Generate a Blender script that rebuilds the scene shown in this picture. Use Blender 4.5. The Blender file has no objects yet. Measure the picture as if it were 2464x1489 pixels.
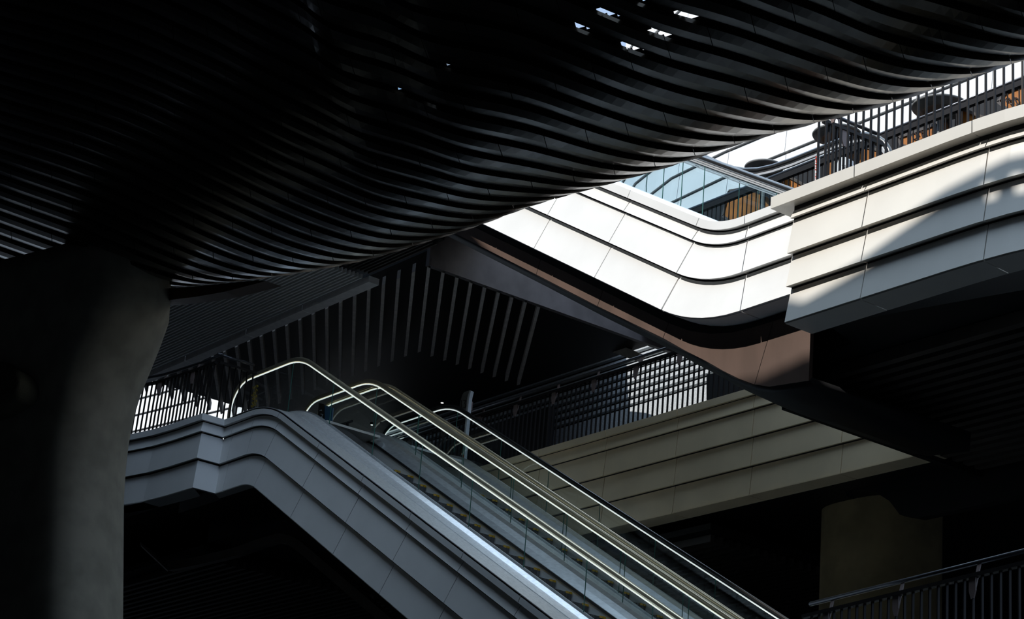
import bpy, math, random
import numpy as np
random.seed(7)
C = bpy.context.scene.collection
# ---------------------------------------------------------------- camera frame
F = 5046.0                                    # focal length in pixels of the 2464 px wide frame
HA = math.radians(-36.305); PITCH = math.radians(20.645); ROLL = math.radians(-4.939)
_r = np.array([1, 0, 0.]); _f = np.array([0, math.cos(PITCH), math.sin(PITCH)]); _d = -np.cross(_r, _f)
_R = np.array([math.cos(ROLL)*_r + math.sin(ROLL)*_d, -math.sin(ROLL)*_r + math.cos(ROLL)*_d, _f])
_a = np.array([math.sin(HA), math.cos(HA), 0])
_W = np.array([-_a, [math.cos(HA), -math.sin(HA), 0], [0, 0, 1.]])
M = _W @ _R.T                                 # columns: image right, image down, forward (world)
def nrm(v): v = np.array(v, float); return v/np.linalg.norm(v)
def ray(x, y): return M @ nrm([x-1232, y-744.5, F])
def proj(p): c = M.T @ np.array(p, float); return 1232+F*c[0]/c[2], 744.5+F*c[1]/c[2]
def aty(x, y, Y): r = ray(x, y); return r*Y/r[1]      # photo pixel -> point on the plane y = Y
def atz(x, y, Z): r = ray(x, y); return r*Z/r[2]
def atx(x, y, X): r = ray(x, y); return r*X/r[0]
V3 = lambda *a: np.array(a, float)

# ---------------------------------------------------------------- materials
def mat(name, col, rough=.5, metal=0., noise=0., nscale=8., spec=.5, bump=0., col2=None, stretch=None, coat=0.):
    m = bpy.data.materials.new(name); m.use_nodes = True; nt = m.node_tree
    b = nt.nodes['Principled BSDF']
    b.inputs['Base Color'].default_value = (*col, 1); b.inputs['Roughness'].default_value = rough
    b.inputs['Metallic'].default_value = metal; b.inputs['Specular IOR Level'].default_value = spec
    b.inputs['Coat Weight'].default_value = coat
    if noise or bump:
        tc = nt.nodes.new('ShaderNodeTexCoord'); mp = nt.nodes.new('ShaderNodeMapping')
        if stretch: mp.inputs['Scale'].default_value = stretch
        nz = nt.nodes.new('ShaderNodeTexNoise'); nz.inputs['Scale'].default_value = nscale; nz.inputs['Detail'].default_value = 6
        nt.links.new(tc.outputs['Object'], mp.inputs['Vector']); nt.links.new(mp.outputs['Vector'], nz.inputs['Vector'])
        if noise:
            rp = nt.nodes.new('ShaderNodeMix'); rp.data_type = 'RGBA'
            c2 = col2 or tuple(c*(1-noise) for c in col)
            rp.inputs[6].default_value = (*c2, 1); rp.inputs[7].default_value = (*col, 1)
            cr = nt.nodes.new('ShaderNodeMapRange'); cr.inputs[1].default_value = .35; cr.inputs[2].default_value = .62
            nt.links.new(nz.outputs['Fac'], cr.inputs[0]); nt.links.new(cr.outputs[0], rp.inputs[0])
            nt.links.new(rp.outputs[2], b.inputs['Base Color'])
        if bump:
            bp = nt.nodes.new('ShaderNodeBump'); bp.inputs['Strength'].default_value = bump; bp.inputs['Distance'].default_value = .02
            nt.links.new(nz.outputs['Fac'], bp.inputs['Height']); nt.links.new(bp.outputs[0], b.inputs['Normal'])
    return m
def emit(name, col, s):
    m = bpy.data.materials.new(name); m.use_nodes = True; nt = m.node_tree; b = nt.nodes['Principled BSDF']
    b.inputs['Base Color'].default_value = (*col, 1); b.inputs['Emission Color'].default_value = (*col, 1); b.inputs['Emission Strength'].default_value = s
    return m
def glassmat(name, tint, ior=1.5):
    m = bpy.data.materials.new(name); m.use_nodes = True; nt = m.node_tree; nt.nodes.clear()
    o = nt.nodes.new('ShaderNodeOutputMaterial'); mx = nt.nodes.new('ShaderNodeMixShader'); fr = nt.nodes.new('ShaderNodeFresnel')
    t = nt.nodes.new('ShaderNodeBsdfTransparent'); g = nt.nodes.new('ShaderNodeBsdfGlossy')
    nt.nodes.remove(fr); t.inputs[0].default_value = (*tint, 1); g.inputs['Roughness'].default_value = .01
    ge = nt.nodes.new('ShaderNodeNewGeometry'); dt = nt.nodes.new('ShaderNodeVectorMath'); dt.operation = 'DOT_PRODUCT'
    nt.links.new(ge.outputs['Incoming'], dt.inputs[0]); nt.links.new(ge.outputs['Normal'], dt.inputs[1])
    def mth(op, a, b=None):
        n = nt.nodes.new('ShaderNodeMath'); n.operation = op
        for i, v in enumerate((a, b)):
            if v is None: continue
            if isinstance(v, (int, float)): n.inputs[i].default_value = v
            else: nt.links.new(v, n.inputs[i])
        return n.outputs[0]
    fr = mth('ADD', mth('MULTIPLY', mth('POWER', mth('SUBTRACT', 1., mth('ABSOLUTE', dt.outputs['Value'])), 5.), .85), .08)
    nt.links.new(fr, mx.inputs[0]); nt.links.new(t.outputs[0], mx.inputs[1]); nt.links.new(g.outputs[0], mx.inputs[2])
    nt.links.new(mx.outputs[0], o.inputs[0]); return m
m_white = mat('white_composite_panel', (.80, .80, .79), .42, noise=.06, nscale=1.3)
m_warm = mat('warm_white_composite_panel', (.70, .67, .61), .42, noise=.07, nscale=1.1)
m_bounce = mat('warm_bounce_composite_panel', (.88, .72, .48), .4, noise=.1, nscale=1.3)  # warm bounce light put into the colour of near-white panels
m_joint = mat('rusty_joint_sealant', (.40, .25, .15), .8)
m_groove = mat('grey_brown_groove', (.36, .33, .30), .7)
m_gap = mat('dark_gap_liner', (.012, .012, .013), .7)
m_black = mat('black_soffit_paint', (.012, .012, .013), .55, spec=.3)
m_bronze = mat('brown_bronze_sheet', (.135, .088, .070), .42, noise=.35, nscale=2.2, col2=(.10, .066, .052), stretch=(1, 1, .35), bump=.05)
m_dbronze = mat('dark_bronze_sheet', (.09, .075, .066), .45, noise=.3, nscale=3)
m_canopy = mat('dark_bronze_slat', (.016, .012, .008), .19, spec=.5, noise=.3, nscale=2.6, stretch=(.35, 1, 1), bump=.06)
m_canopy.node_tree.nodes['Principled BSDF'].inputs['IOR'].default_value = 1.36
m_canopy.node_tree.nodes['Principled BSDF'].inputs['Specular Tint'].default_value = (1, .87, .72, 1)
m_dimconc = mat('shaded_concrete', (.16, .15, .10), .9, noise=.3, nscale=2)  # the branch's shade is put into this darker concrete colour
m_steel = mat('brushed_steel', (.95, .96, .97), .30, metal=.65, noise=.15, nscale=5, stretch=(.4, 6, 6))
m_skirt = mat('steel_skirt', (.95, .94, .92), .38, metal=.4)
m_rubber = mat('handrail_tan_reflection', (.85, .74, .52), .28, metal=.75)  # tan reflected light put into the base colour of black handrails
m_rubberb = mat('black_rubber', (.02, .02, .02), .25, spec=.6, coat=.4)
m_brush = mat('black_brush', (.01, .01, .01), .8)
m_step = mat('black_step_casting', (.006, .006, .006), .5, spec=.2)
m_yellow = mat('yellow_marking', (.95, .55, .02), .5)
m_bar = mat('dark_painted_steel', (.012, .010, .010), .45, spec=.25)
m_hand = mat('dark_handrail_tube', (.10, .10, .11), .3, metal=.7)
m_brk = mat('bracket_steel', (.20, .15, .14), .4)
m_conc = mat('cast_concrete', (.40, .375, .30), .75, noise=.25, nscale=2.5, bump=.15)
m_grey = mat('grey_ceiling_baffle', (.66, .61, .58), .6, noise=.2)
m_fascia = mat('light_grey_fascia', (.90, .88, .87), .5, noise=.12)
m_lstrip = mat('pale_louvre', (.55, .58, .60), .6, noise=.3, nscale=30)
m_floor = mat('dark_paving', (.022, .022, .022), .7)
m_orange = mat('orange_brown_board', (.42, .14, .014), .6, noise=.3, nscale=4)
m_ink = mat('dark_ink', (.03, .015, .01), .7)
m_red = mat('red_lettering', (.6, .05, .02), .5)
m_sign = mat('white_sign_enamel', (.62, .66, .68), .35)
m_blueg = mat('blue_sign_glass', (.05, .14, .24), .1, spec=.8)
m_planter = mat('dark_grey_planter', (.16, .16, .15), .6, noise=.3)
m_glass = glassmat('clear_glass', (.90, .95, .95))
m_glassb = glassmat('blue_tinted_glass', (.62, .76, .84))
m_edge = mat('green_glass_edge', (.05, .16, .13), .2)
m_led = emit('handrail_light_strip', (.86, .95, .93), .85)
m_spot = emit('downlight_lamp', (1, .98, .95), 1.4)
m_decal = mat('yellow_decal', (.55, .40, .02), .6)

# ---------------------------------------------------------------- mesh helpers
class MB:
    def __init__(s): s.v = []; s.f = []
    def poly(s, pts):
        n = len(s.v); s.v += [tuple(map(float, p)) for p in pts]; s.f.append(list(range(n, n+len(pts))))
    def prism(s, pts, ext):                       # closed polygon extruded by a vector
        n = len(s.v); k = len(pts); ext = np.array(ext, float)
        s.v += [tuple(map(float, p)) for p in pts] + [tuple(map(float, np.array(p)+ext)) for p in pts]
        s.f.append(list(range(n, n+k))); s.f.append(list(range(n+2*k-1, n+k-1, -1)))
        for i in range(k): j = (i+1) % k; s.f.append([n+i, n+k+i, n+k+j, n+j])
        return s
    def box(s, lo, hi):
        x0, y0, z0 = lo; x1, y1, z1 = hi
        return s.prism([(x0, y0, z0), (x1, y0, z0), (x1, y1, z0), (x0, y1, z0)], (0, 0, z1-z0))
    def sweep(s, secs, close=True, cap=True):     # list of sections (equal length point lists)
        n = len(s.v); k = len(secs[0])
        for sec in secs: s.v += [tuple(map(float, p)) for p in sec]
        for a in range(len(secs)-1):
            for i in range(k if close else k-1):
                j = (i+1) % k; s.f.append([n+a*k+i, n+a*k+j, n+(a+1)*k+j, n+(a+1)*k+i])
        if cap and close:
            s.f.append([n+i for i in range(k)][::-1]); s.f.append([n+(len(secs)-1)*k+i for i in range(k)])
        return s
    def tube(s, pts, r, seg=8, ry=None, up=(0, 0, 1)):
        pts = [np.array(p, float) for p in pts]; secs = []; up = np.array(up, float)
        for i, p in enumerate(pts):
            t = nrm(pts[min(i+1, len(pts)-1)]-pts[max(i-1, 0)])
            a = np.cross(t, up)
            if np.linalg.norm(a) < 1e-3: a = np.cross(t, V3(0, 1, 0))
            a = nrm(a); b = np.cross(a, t)
            secs.append([p+a*r*math.cos(2*math.pi*q/seg)+b*(ry or r)*math.sin(2*math.pi*q/seg) for q in range(seg)])
        return s.sweep(secs)
    def bar(s, p, q, w, d, side=(1, 0, 0)):       # square bar from p to q
        p = np.array(p, float); q = np.array(q, float); t = nrm(q-p); a = np.array(side, float); a = nrm(a-t*np.dot(a, t)); b = np.cross(t, a)
        pts = [p+a*w/2+b*d/2, p-a*w/2+b*d/2, p-a*w/2-b*d/2, p+a*w/2-b*d/2]
        return s.prism(pts, q-p)
    def build(s, name, m, parent=None, smooth=False, **tags):
        me = bpy.data.meshes.new(name); me.from_pydata(s.v, [], s.f); me.update()
        me.materials.append(m)
        import bmesh
        bm = bmesh.new(); bm.from_mesh(me); bmesh.ops.recalc_face_normals(bm, faces=bm.faces); bm.to_mesh(me); bm.free()
        o = bpy.data.objects.new(name, me); C.objects.link(o)
        if smooth:
            for p in me.polygons: p.use_smooth = True
        if parent: o.parent = parent
        for k, v in tags.items(): o[k] = v
        return o
def thing(name, label, cat, group=None, loc=None):
    o = bpy.data.objects.new(name, None); C.objects.link(o); o['label'] = label; o['category'] = cat
    o.empty_display_size = .3
    if group: o['group'] = group
    return o
def copy_child(o, parent, loc=None):
    c = o.copy(); C.objects.link(c); c.parent = parent
    if loc is not None: c.location = loc
    for ch in list(o.children):
        d = ch.copy(); C.objects.link(d); d.parent = c
    return c
def tag(o, label, cat, group=None):
    o['label'] = label; o['category'] = cat
    if group: o['group'] = group
    return o

# ---------------------------------------------------------------- path frames
S30, C30 = math.sin(math.radians(30)), math.cos(math.radians(30))
T30 = S30/C30
def fillet_path(pts, radii, step=.12):
    """2-D polyline (a, z) with rounded corners -> dense list of (a, z, tangent)"""
    out = []; pts = [np.array(p, float) for p in pts]
    cur = pts[0]
    for i in range(1, len(pts)-1):
        p0, p, p1 = pts[i-1], pts[i], pts[i+1]; u = nrm(p-p0); w = nrm(p1-p); R = radii[i-1]
        ang = math.acos(max(-1, min(1, float(np.dot(u, w))))); L = R*math.tan(ang/2)
        a = p-u*L
        out.append((cur, u)); out.append((a, u))
        sgn = np.sign(u[0]*w[1]-u[1]*w[0]); nn = np.array([-u[1], u[0]])*sgn; cen = a+nn*R
        K = max(4, int(R*ang/step))
        for k in range(1, K):
            th = ang*k/K*sgn; ct, st = math.cos(th), math.sin(th)
            v = a-cen; out.append((cen+np.array([ct*v[0]-st*v[1], st*v[0]+ct*v[1]]), np.array([ct*u[0]-st*u[1], st*u[0]+ct*u[1]])))
        cur = p+w*L; out.append((cur, w))
    out.append((pts[-1], nrm(pts[-1]-pts[-2])))
    res = []; last = None
    for p, t in out:                                # subdivide long spans
        if last is not None:
            d = np.linalg.norm(p-last[0])
            if d < 1e-6: last = (p, t); continue
            k = int(d/.4)
            for q in range(1, k+1):
                f = q/(k+1); res.append((last[0]*(1-f)+p*f, t if np.dot(last[1], t) > .9999 else nrm(last[1]*(1-f)+t*f)))
        res.append((p, t)); last = (p, t)
    return res
def frames_xz(pts, radii, Y):                       # vertical plane facing -Y, path runs towards +X
    fr = []
    for p, t in fillet_path(pts, radii): fr.append((V3(p[0], Y, p[1]), V3(0, -1, 0), V3(t[1], 0, -t[0]) if t[0] > 0 else V3(-t[1], 0, t[0])))
    return fr
def arclen(fr):
    s = [0.]
    for a, b in zip(fr, fr[1:]): s.append(s[-1]+float(np.linalg.norm(b[0]-a[0])))
    return s
def split_frames(fr, cuts, gap=.008):
    """split frames at arc lengths -> list of frame lists, leaving an open joint"""
    s = arclen(fr)
    def at(u):
        i = max(0, min(len(s)-2, int(np.searchsorted(s, u))-1)); f = (u-s[i])/max(1e-9, s[i+1]-s[i]); f = max(0, min(1, f))
        return tuple(fr[i][k]*(1-f)+fr[i+1][k]*f for k in range(3))
    edges = [0.]+[c for c in cuts if 0 < c < s[-1]]+[s[-1]]; out = []
    for a, b in zip(edges, edges[1:]):
        a2 = a+gap if a > 0 else a; b2 = b-gap if b < s[-1] else b
        seg = [at(a2)]+[fr[i] for i in range(len(s)) if a2+1e-4 < s[i] < b2-1e-4]+[at(b2)]
        out.append(seg)
    return out
ROWS = [(.0, .11, .07, .07), (.125, .305, .0, .045), (.33, .79, .0, .055), (.82, 1.32, .0, .055)]
def cladding(root, fr, cuts, rows=ROWS, m=None, depth=.12, capdepth=.35, soffit=.3, liners=True):
    """shingled panel rows swept along the frames; joints between the panels show the sealant behind"""
    m = m or m_white
    segs = split_frames(fr, cuts)
    for ri, (t0, t1, o0, o1) in enumerate(rows):
        b = MB(); dp = capdepth if ri == 0 else depth
        for sg in segs:
            b.sweep([[p+o*o0+d*t0, p+o*o1+d*t1, p+o*(o1-.03)+d*(t1+.0), p+o*(-.03)+d*(t1-.012), p-o*dp+d*(t1-.012), p-o*dp+d*t0] for p, o, d in sg])
        b.build('cap_panel' if ri == 0 else 'panel_row', m, root)
    t_end = rows[-1][1]
    if not liners: return
    b = MB(); b.sweep([[p-o*.010+d*.02, p-o*.010+d*(t_end-.02), p-o*.09+d*(t_end-.02), p-o*.09+d*.02] for p, o, d in fr]); b.build('joint_backing', m_joint, root)
    b = MB()
    for (a0, a1, _, _), (c0, c1, _, _) in zip(rows, rows[1:]):
        b.sweep([[p-o*.008+d*(a1-.02), p-o*.008+d*(c0+.02), p-o*.1+d*(c0+.02), p-o*.1+d*(a1-.02)] for p, o, d in fr])
    b.build('recess_liner', m_gap, root)
    if soffit:
        b = MB()
        for sg in segs: b.sweep([[p+o*.05+d*(t_end-.005), p+o*.05+d*(t_end+.012), p-o*soffit+d*(t_end+.012), p-o*soffit+d*(t_end-.005)] for p, o, d in sg])
        b.build('soffit_strip', m, root)
def cutlist(start, step, end): return [start+step*i for i in range(int((end-start)/step)+1)]

# ================================================================ LOWER ESCALATORS
YL = 16.8
def zc(x): return 8.672+(-26.028-x)*T30                 # slope line of the near cap edge
XK = -26.028-(10.62-8.672)/T30                          # where the slope meets the landing level
XEND = -14.5
side = thing('escalator_side_cladding', 'blue-grey shaded stepped panel cladding along near side of the lower escalators', 'cladding')
fr = frames_xz([(-30.95, 10.62), (XK, 10.62), (XEND, zc(XEND))], [2.4], YL)
# landing part that stands proud to the left, with its return
lp = [atz(310, 1050, 10.62), atz(335, 1046, 10.62), atz(370, 1037, 10.62), atz(430, 1019, 10.62)]
far_l = lp[0]+(lp[0]-lp[2])*1.2+V3(0, -.05, 0)
land = [V3(far_l[0]-1, far_l[1]+.1, 10.62), V3(*far_l)]+lp
corner = V3(-30.93, 16.36, 10.62)
pl = land+[corner]
frl = []
for i, p in enumerate(pl[:-1]):
    t = nrm((pl[i+1]-pl[max(0, i-1)])); frl.append((p, V3(t[1], -t[0], 0), V3(0, 0, -1)))
frl.append((corner, V3(1, -1, 0), V3(0, 0, -1)))
frl2 = [(corner, V3(1, -1, 0), V3(0, 0, -1)), (V3(-30.93, 16.8, 10.62), V3(1, -1, 0), V3(0, 0, -1))]
fr[0] = (V3(-30.93, 16.8, 10.62), V3(1, -1, 0), V3(0, 0, -1))
Lr = arclen(fr)[-1]
# joints: one short piece at the corner, two round the hump, then regular
cladding(side, fr, [.30, 1.0, 1.95]+cutlist(3.55, 1.62, Lr))
landc = thing('landing_parapet_cladding', 'blue-grey panel parapet of the left landing, projecting past the corner return', 'cladding')
Ll = arclen(frl); cladding(landc, frl, [Ll[-1]-1.55, Ll[-1]-3.2])
MB().box((-31.06, 16.44, 9.33), (-30.96, 16.80, 10.58)).build('recess_liner', m_gap, landc)
cladding(landc, frl2, [], depth=.06, capdepth=.1, liners=False)

# recessed bronze fairing under the cladding and its dark underside
fair = thing('escalator_fairing', 'dim curved bronze fairing recessed under the lower escalators', 'fairing')
top = [aty(x, y, 17.45) for x, y in [(398, 1352), (470, 1340), (560, 1318), (630, 1293), (668, 1283), (695, 1287), (718, 1299), (745, 1321), (840, 1402), (985, 1525)]]
bot = [aty(x, y, 17.45) for x, y in [(404, 1372), (478, 1358), (565, 1337), (632, 1313), (664, 1304), (688, 1308), (706, 1319), (730, 1338), (828, 1423), (970, 1545)]]
b = MB()
for i in range(len(top)-1):
    q = [top[i], top[i+1], bot[i+1], bot[i]]
    b.prism(q, (0, .12, 0))
b.build('fascia_sheet', m_dbronze, fair)
e0, e1 = aty(338, 1303, 16.9), aty(398, 1352, 17.45); g0, g1 = aty(340, 1312, 16.9), aty(404, 1372, 17.45)
MB().prism([e0, e1, g1, g0], (-.1, .05, 0)).build('end_sheet', m_dbronze, fair)
# underside block (truss enclosure) carried under both escalators
body = thing('escalator_truss', 'black underside casing of the lower pair of escalators', 'truss')
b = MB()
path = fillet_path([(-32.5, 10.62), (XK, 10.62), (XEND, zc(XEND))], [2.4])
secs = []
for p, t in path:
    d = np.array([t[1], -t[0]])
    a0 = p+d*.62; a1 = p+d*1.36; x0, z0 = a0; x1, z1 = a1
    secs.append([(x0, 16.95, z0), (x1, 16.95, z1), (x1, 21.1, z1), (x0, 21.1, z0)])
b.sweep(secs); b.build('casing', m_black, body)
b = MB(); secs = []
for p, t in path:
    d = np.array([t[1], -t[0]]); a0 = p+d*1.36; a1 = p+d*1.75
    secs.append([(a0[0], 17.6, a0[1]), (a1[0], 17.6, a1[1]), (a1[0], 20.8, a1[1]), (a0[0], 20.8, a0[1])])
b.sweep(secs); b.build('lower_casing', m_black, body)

def lathe_path_handrail(z_flat, h, x_new, x_end, R=1.6):
    """handrail line of an escalator that goes down towards +X: list of (x, z)"""
    zl = lambda x: zc(x)+h
    xk = -26.028-(z_flat-8.672-h)/T30
    core = fillet_path([(x_new+.55, z_flat), (xk, z_flat), (x_end, zl(x_end))], [R])
    pts = [p for p, t in core]
    arc = []                                            # newel: curls over and down
    cx, cz, r = x_new+.55, z_flat-.55, .55
    for k in range(0, 12):
        th = math.radians(90+k*12.5); arc.append(np.array([cx+r*math.cos(th)*1.02, cz+r*math.sin(th)]))
    arc = arc[::-1]
    return arc+pts[1:]
def frames_line(pts2, Y):
    P = [V3(p[0], Y, p[1]) for p in pts2]; return P
def steps_for(esc, y0, y1, x_top, n, parent_label):
    # one step, then copies
    w = y1-y0; b = MB()
    for g in range(int(w/.022)):                         # cleated riser and tread: fine ribs
        a = y0+g*.022; b.box((-.40, a, -.03), (0, a+.011, 0))
    zs = [0, -.06, -.13, -.2, -.245]; xs = [0, -.006, -.022, -.05, -.075]
    b.sweep([[(x, y0, z), (x, y1, z), (x-.05, y1, z), (x-.05, y0, z)] for x, z in zip(xs, zs)])
    for g in range(int(w/.03)):
        a = y0+g*.03; b.sweep([[(x+.006, a, z), (x+.006, a+.012, z), (x-.01, a+.012, z), (x-.01, a, z)] for x, z in zip(xs, zs)])
    b.box((-.40, y0, -.05), (-.005, y1, -.03))
    proto = b.build('step', m_step, esc)
    mk = MB(); mk.box((-.035, y1-.12, -.02), (.014, y1-.07, .010)); mk.box((-.035, y1-.055, -.02), (.014, y1-.010, .010))
    mo = mk.build('edge_marking', m_yellow, proto)
    for i in range(n):
        x = x_top+.4*i; z = zc(x)-.17
        if i < 2: z = zc(x)-.17-(2-i)*(.07 if i else .11)
        if i == 0: proto.location = (x, 0, z)
        else: copy_child(proto, esc, (x, 0, z))
def profile_run(esc, name, m, prof, x0, x1, flat_to=None, smooth=False):
    """profile [(y, h)] run along the slope and over the top hump"""
    pts = [(flat_to or -30.6, 10.62), (XK, 10.62), (x1, zc(x1))]
    b = MB(); secs = []
    for p, t in fillet_path(pts, [2.4]):
        d = np.array([-t[1], t[0]])
        secs.append([(p[0]+d[0]*h, y, p[1]+d[1]*h) for y, h in prof])
    b.sweep(secs); return b.build(name, m, esc, smooth)
def glass_run(esc, Y, hp, x_end, base_h, pane=1.62, start=0.):
    """panes from the deck to the handrail; hp = handrail polyline (x, z)"""
    hp = [np.array(p) for p in hp]
    s = [0.]
    for a, c in zip(hp, hp[1:]): s.append(s[-1]+float(np.linalg.norm(c-a)))
    xs = [p[0] for p in hp]; zs = [p[1] for p in hp]
    i0 = int(np.argmax(zs > np.max(zs)-1e-3)); 
    def base(x):
        return min(10.62+base_h, zc(x)+base_h/C30)
    # newel pane
    kmin = int(np.argmin(xs)); top = [p for p in hp[kmin:]]
    def ztop(x): return float(np.interp(x, [p[0] for p in top], [p[1] for p in top]))
    cuts = [xs[kmin]+.02]; x = -29.9+start
    while x < x_end: cuts.append(x); x += pane*C30
    cuts.append(x_end)
    for a, c in zip(cuts, cuts[1:]):
        a += .006; c -= .006; K = max(2, int((c-a)/.15))
        X = [a+(c-a)*k/K for k in range(K+1)]
        up = [(x, ztop(x)-.05) for x in X]; lo = [(x, base(x)) for x in X]
        pts = [V3(q[0], Y, q[1]) for q in up]+[V3(q[0], Y, q[1]) for q in reversed(lo)]
        g = MB(); g.poly(pts); o = g.build('glass_panel', m_glass, esc)
        e = MB()
        e.prism([V3(c-.001, Y-.006, ztop(c)-.05), V3(c-.001, Y+.006, ztop(c)-.05), V3(c-.001, Y+.006, base(c)), V3(c-.001, Y-.006, base(c))], (.006, 0, 0))
        e.build('pane_edge', m_edge, o)
def escalator(label, ya, yb, zf, h, xn, x_end=XEND, group='lower escalators'):
    """ya, yb: handrail centre lines"""
    esc = thing('escalator', label, 'escalator', group)
    for Y in (ya, yb):
        hp = lathe_path_handrail(zf, h, xn, x_end)
        P = [V3(p[0], Y, p[1]) for p in hp]
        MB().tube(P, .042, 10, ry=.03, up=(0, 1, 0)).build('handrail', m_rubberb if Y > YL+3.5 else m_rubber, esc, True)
        b = MB(); secs = []
        for i, p in enumerate(P):
            t = nrm(P[min(i+1, len(P)-1)]-P[max(i-1, 0)]); dn = V3(t[2], 0, -t[0])
            q = p+dn*.052; secs.append([q+V3(0, -.008, 0)-dn*.007, q+V3(0, .008, 0)-dn*.007, q+V3(0, .008, 0)+dn*.007, q+V3(0, -.008, 0)+dn*.007])
        b.sweep(secs); b.build('light_strip', m_led, esc)
        glass_run(esc, Y, hp, x_end, .12, start=0. if Y == ya else .45)
    s0, s1 = ya+.19, yb-.19
    for sg, sy, ly in ((1, s0, ya), (-1, s1, yb)):
        # skirt, brush, inner decking with two reveals, glass clamp profile
        profile_run(esc, 'skirt_panel', m_skirt, [(sy, -.60), (sy, -.06), (sy-sg*.02, -.06), (sy-sg*.02, -.60)], 0, x_end)
        profile_run(esc, 'skirt_brush', m_brush, [(sy+sg*.02, -.10), (sy+sg*.02, -.065), (sy-sg*.02, -.065), (sy-sg*.02, -.10)], 0, x_end)
        profile_run(esc, 'inner_decking', m_steel, [(sy, -.06), (sy-sg*.05, .01), (sy-sg*.12, .075), (sy-sg*.13, .0)], 0, x_end, smooth=False)
        profile_run(esc, 'glass_clamp', m_steel, [(ly+sg*.05, .06), (ly+sg*.03, .125), (ly+sg*.012, .125), (ly+sg*.012, .04)], 0, x_end)
    steps_for(esc, s0+.006, s1-.006, -28.55, 29, label)
    # comb plate at the top
    MB().box((-30.6, s0, 10.40), (-28.9, s1, 10.44)).build('landing_plate', m_skirt, esc)
    return esc
esc1 = escalator('nearer lower escalator with black steps, glass sides and handrails with a tan reflection in their colour', YL+.60, YL+2.07, 11.70, .92, -31.95)
esc2 = escalator('farther lower escalator beyond the shared steel deck, its far handrail black', YL+2.36, YL+3.83, 11.70, .92, -31.95)
# decks
deck = thing('escalator_deck', 'bright polished steel deck strip between near cladding and first glass side', 'deck')
profile_run(deck, 'outer_sheet', m_steel, [(YL-.07, .012), (YL+.30, .022), (YL+.30, -.02), (YL-.07, -.02)], 0, XEND)
profile_run(deck, 'inner_sheet', m_steel, [(YL+.305, .03), (YL+.50, .05), (YL+.56, .10), (YL+.575, .10), (YL+.575, -.02), (YL+.305, -.02)], 0, XEND)
deck2 = thing('escalator_deck', 'wide brushed steel deck between the two lower escalators', 'deck')
profile_run(deck2, 'deck_sheet', m_steel, [(YL+2.09, .10), (YL+2.34, .10), (YL+2.34, .05), (YL+2.09, .05)], 0, XEND)
deck3 = thing('escalator_deck', 'dark outer deck on the far side of the lower escalators', 'deck')
profile_run(deck3, 'deck_sheet', m_skirt, [(YL+3.86, .09), (YL+4.25, .02), (YL+4.25, -.3), (YL+3.86, -.3)], 0, XEND)

# ================================================================ L3 PARAPET BEHIND, RAILINGS
Y3 = 21.4
par = thing('gallery_parapet', 'panel parapet of the gallery behind the escalators, soft warm reflections tinted into its colour', 'parapet')
frp = [(V3(x, Y3, 10.68), V3(0, -1, 0), V3(0, 0, -1)) for x in np.linspace(-36, -18.95, 40)]
s0 = -36
cutx = [aty(x, y, Y3)[0] for x, y in [(1303, 1078), (1463, 1035), (1635, 990), (1818, 935)]]
dxs = cutx[1]-cutx[0]
cp = [cutx[0]-dxs*3, cutx[0]-dxs*2, cutx[0]-dxs]+cutx+[cutx[-1]+1.9, cutx[-1]+3.8]
ROW3 = [(.0, .12, .05, .05), (.13, .34, .0, .035), (.36, .80, .0, .04), (.82, 1.27, .0, .04), (1.29, 1.74, .0, .04)]
cladding(par, frp, [c+36 for c in cp], rows=ROW3, m=m_bounce, soffit=.30)

def railing(name, label, pts, spacing, h, lean=0., posts=None, first=0, group=None, rail_h=None, bar_w=.045, bar_d=.012, inward=(0, 1, 0), maxbars=100, brackets=True, flat=True):
    """pts: base polyline (3-D). Bars leaning by `lean` outwards, top flat rail, handrail tube on brackets"""
    r = thing(name, label, 'railing', group); inw = V3(*inward)
    P = [np.array(p, float) for p in pts]; s = [0.]
    for a, c in zip(P, P[1:]): s.append(s[-1]+float(np.linalg.norm(c-a)))
    def at(u):
        i = max(0, min(len(s)-2, int(np.searchsorted(s, u))-1)); f = (u-s[i])/(s[i+1]-s[i]); return P[i]*(1-f)+P[i+1]*f, nrm(P[i+1]-P[i])
    n = 0; u = first
    while u <= s[-1]+1e-6 and n < maxbars:
        p, t = at(min(u, s[-1])); side = nrm(np.cross(t, V3(0, 0, 1)))
        MB().bar(p, p+V3(0, 0, h)+inw*lean, .016, .030, side=t).build('baluster', m_bar, r)
        u += spacing; n += 1
    top = [p+V3(0, 0, h+.01)+inw*lean for p in P]
    b = MB()
    b.sweep([[q+inw*.035+V3(0, 0, .012), q-inw*.035+V3(0, 0, .012), q-inw*.035-V3(0, 0, .03), q+inw*.035-V3(0, 0, .03)] for q in top]); b.build('top_rail', m_bar, r)
    if rail_h:
        hr = [p+V3(0, 0, rail_h)+inw*(lean+.10) for p in P]
        MB().tube(hr, .026, 10).build('handrail', m_hand, r, True)
    if brackets:
        u = first+spacing*2; k = spacing*9
        while u < s[-1]:
            p, t = at(u); q = p+inw*lean+V3(0, 0, h)
            b = MB(); b.prism([q-t*.05+V3(0, 0, -.02), q+t*.05+V3(0, 0, -.02), q+t*.05+V3(0, 0, -.16), q+t*.02+V3(0, 0, -.24), q-t*.02+V3(0, 0, -.24), q-t*.05+V3(0, 0, -.16)], -inw*.02)
            br = b.build('bracket', m_brk, r)
            if rail_h:
                a2 = p+V3(0, 0, h-.12)+inw*(lean+.02); b2 = p+V3(0, 0, rail_h)+inw*(lean+.10)
                MB().bar(a2, b2, .05, .012, side=t).build('arm', m_brk, br)
            u += k
    return r
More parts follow.
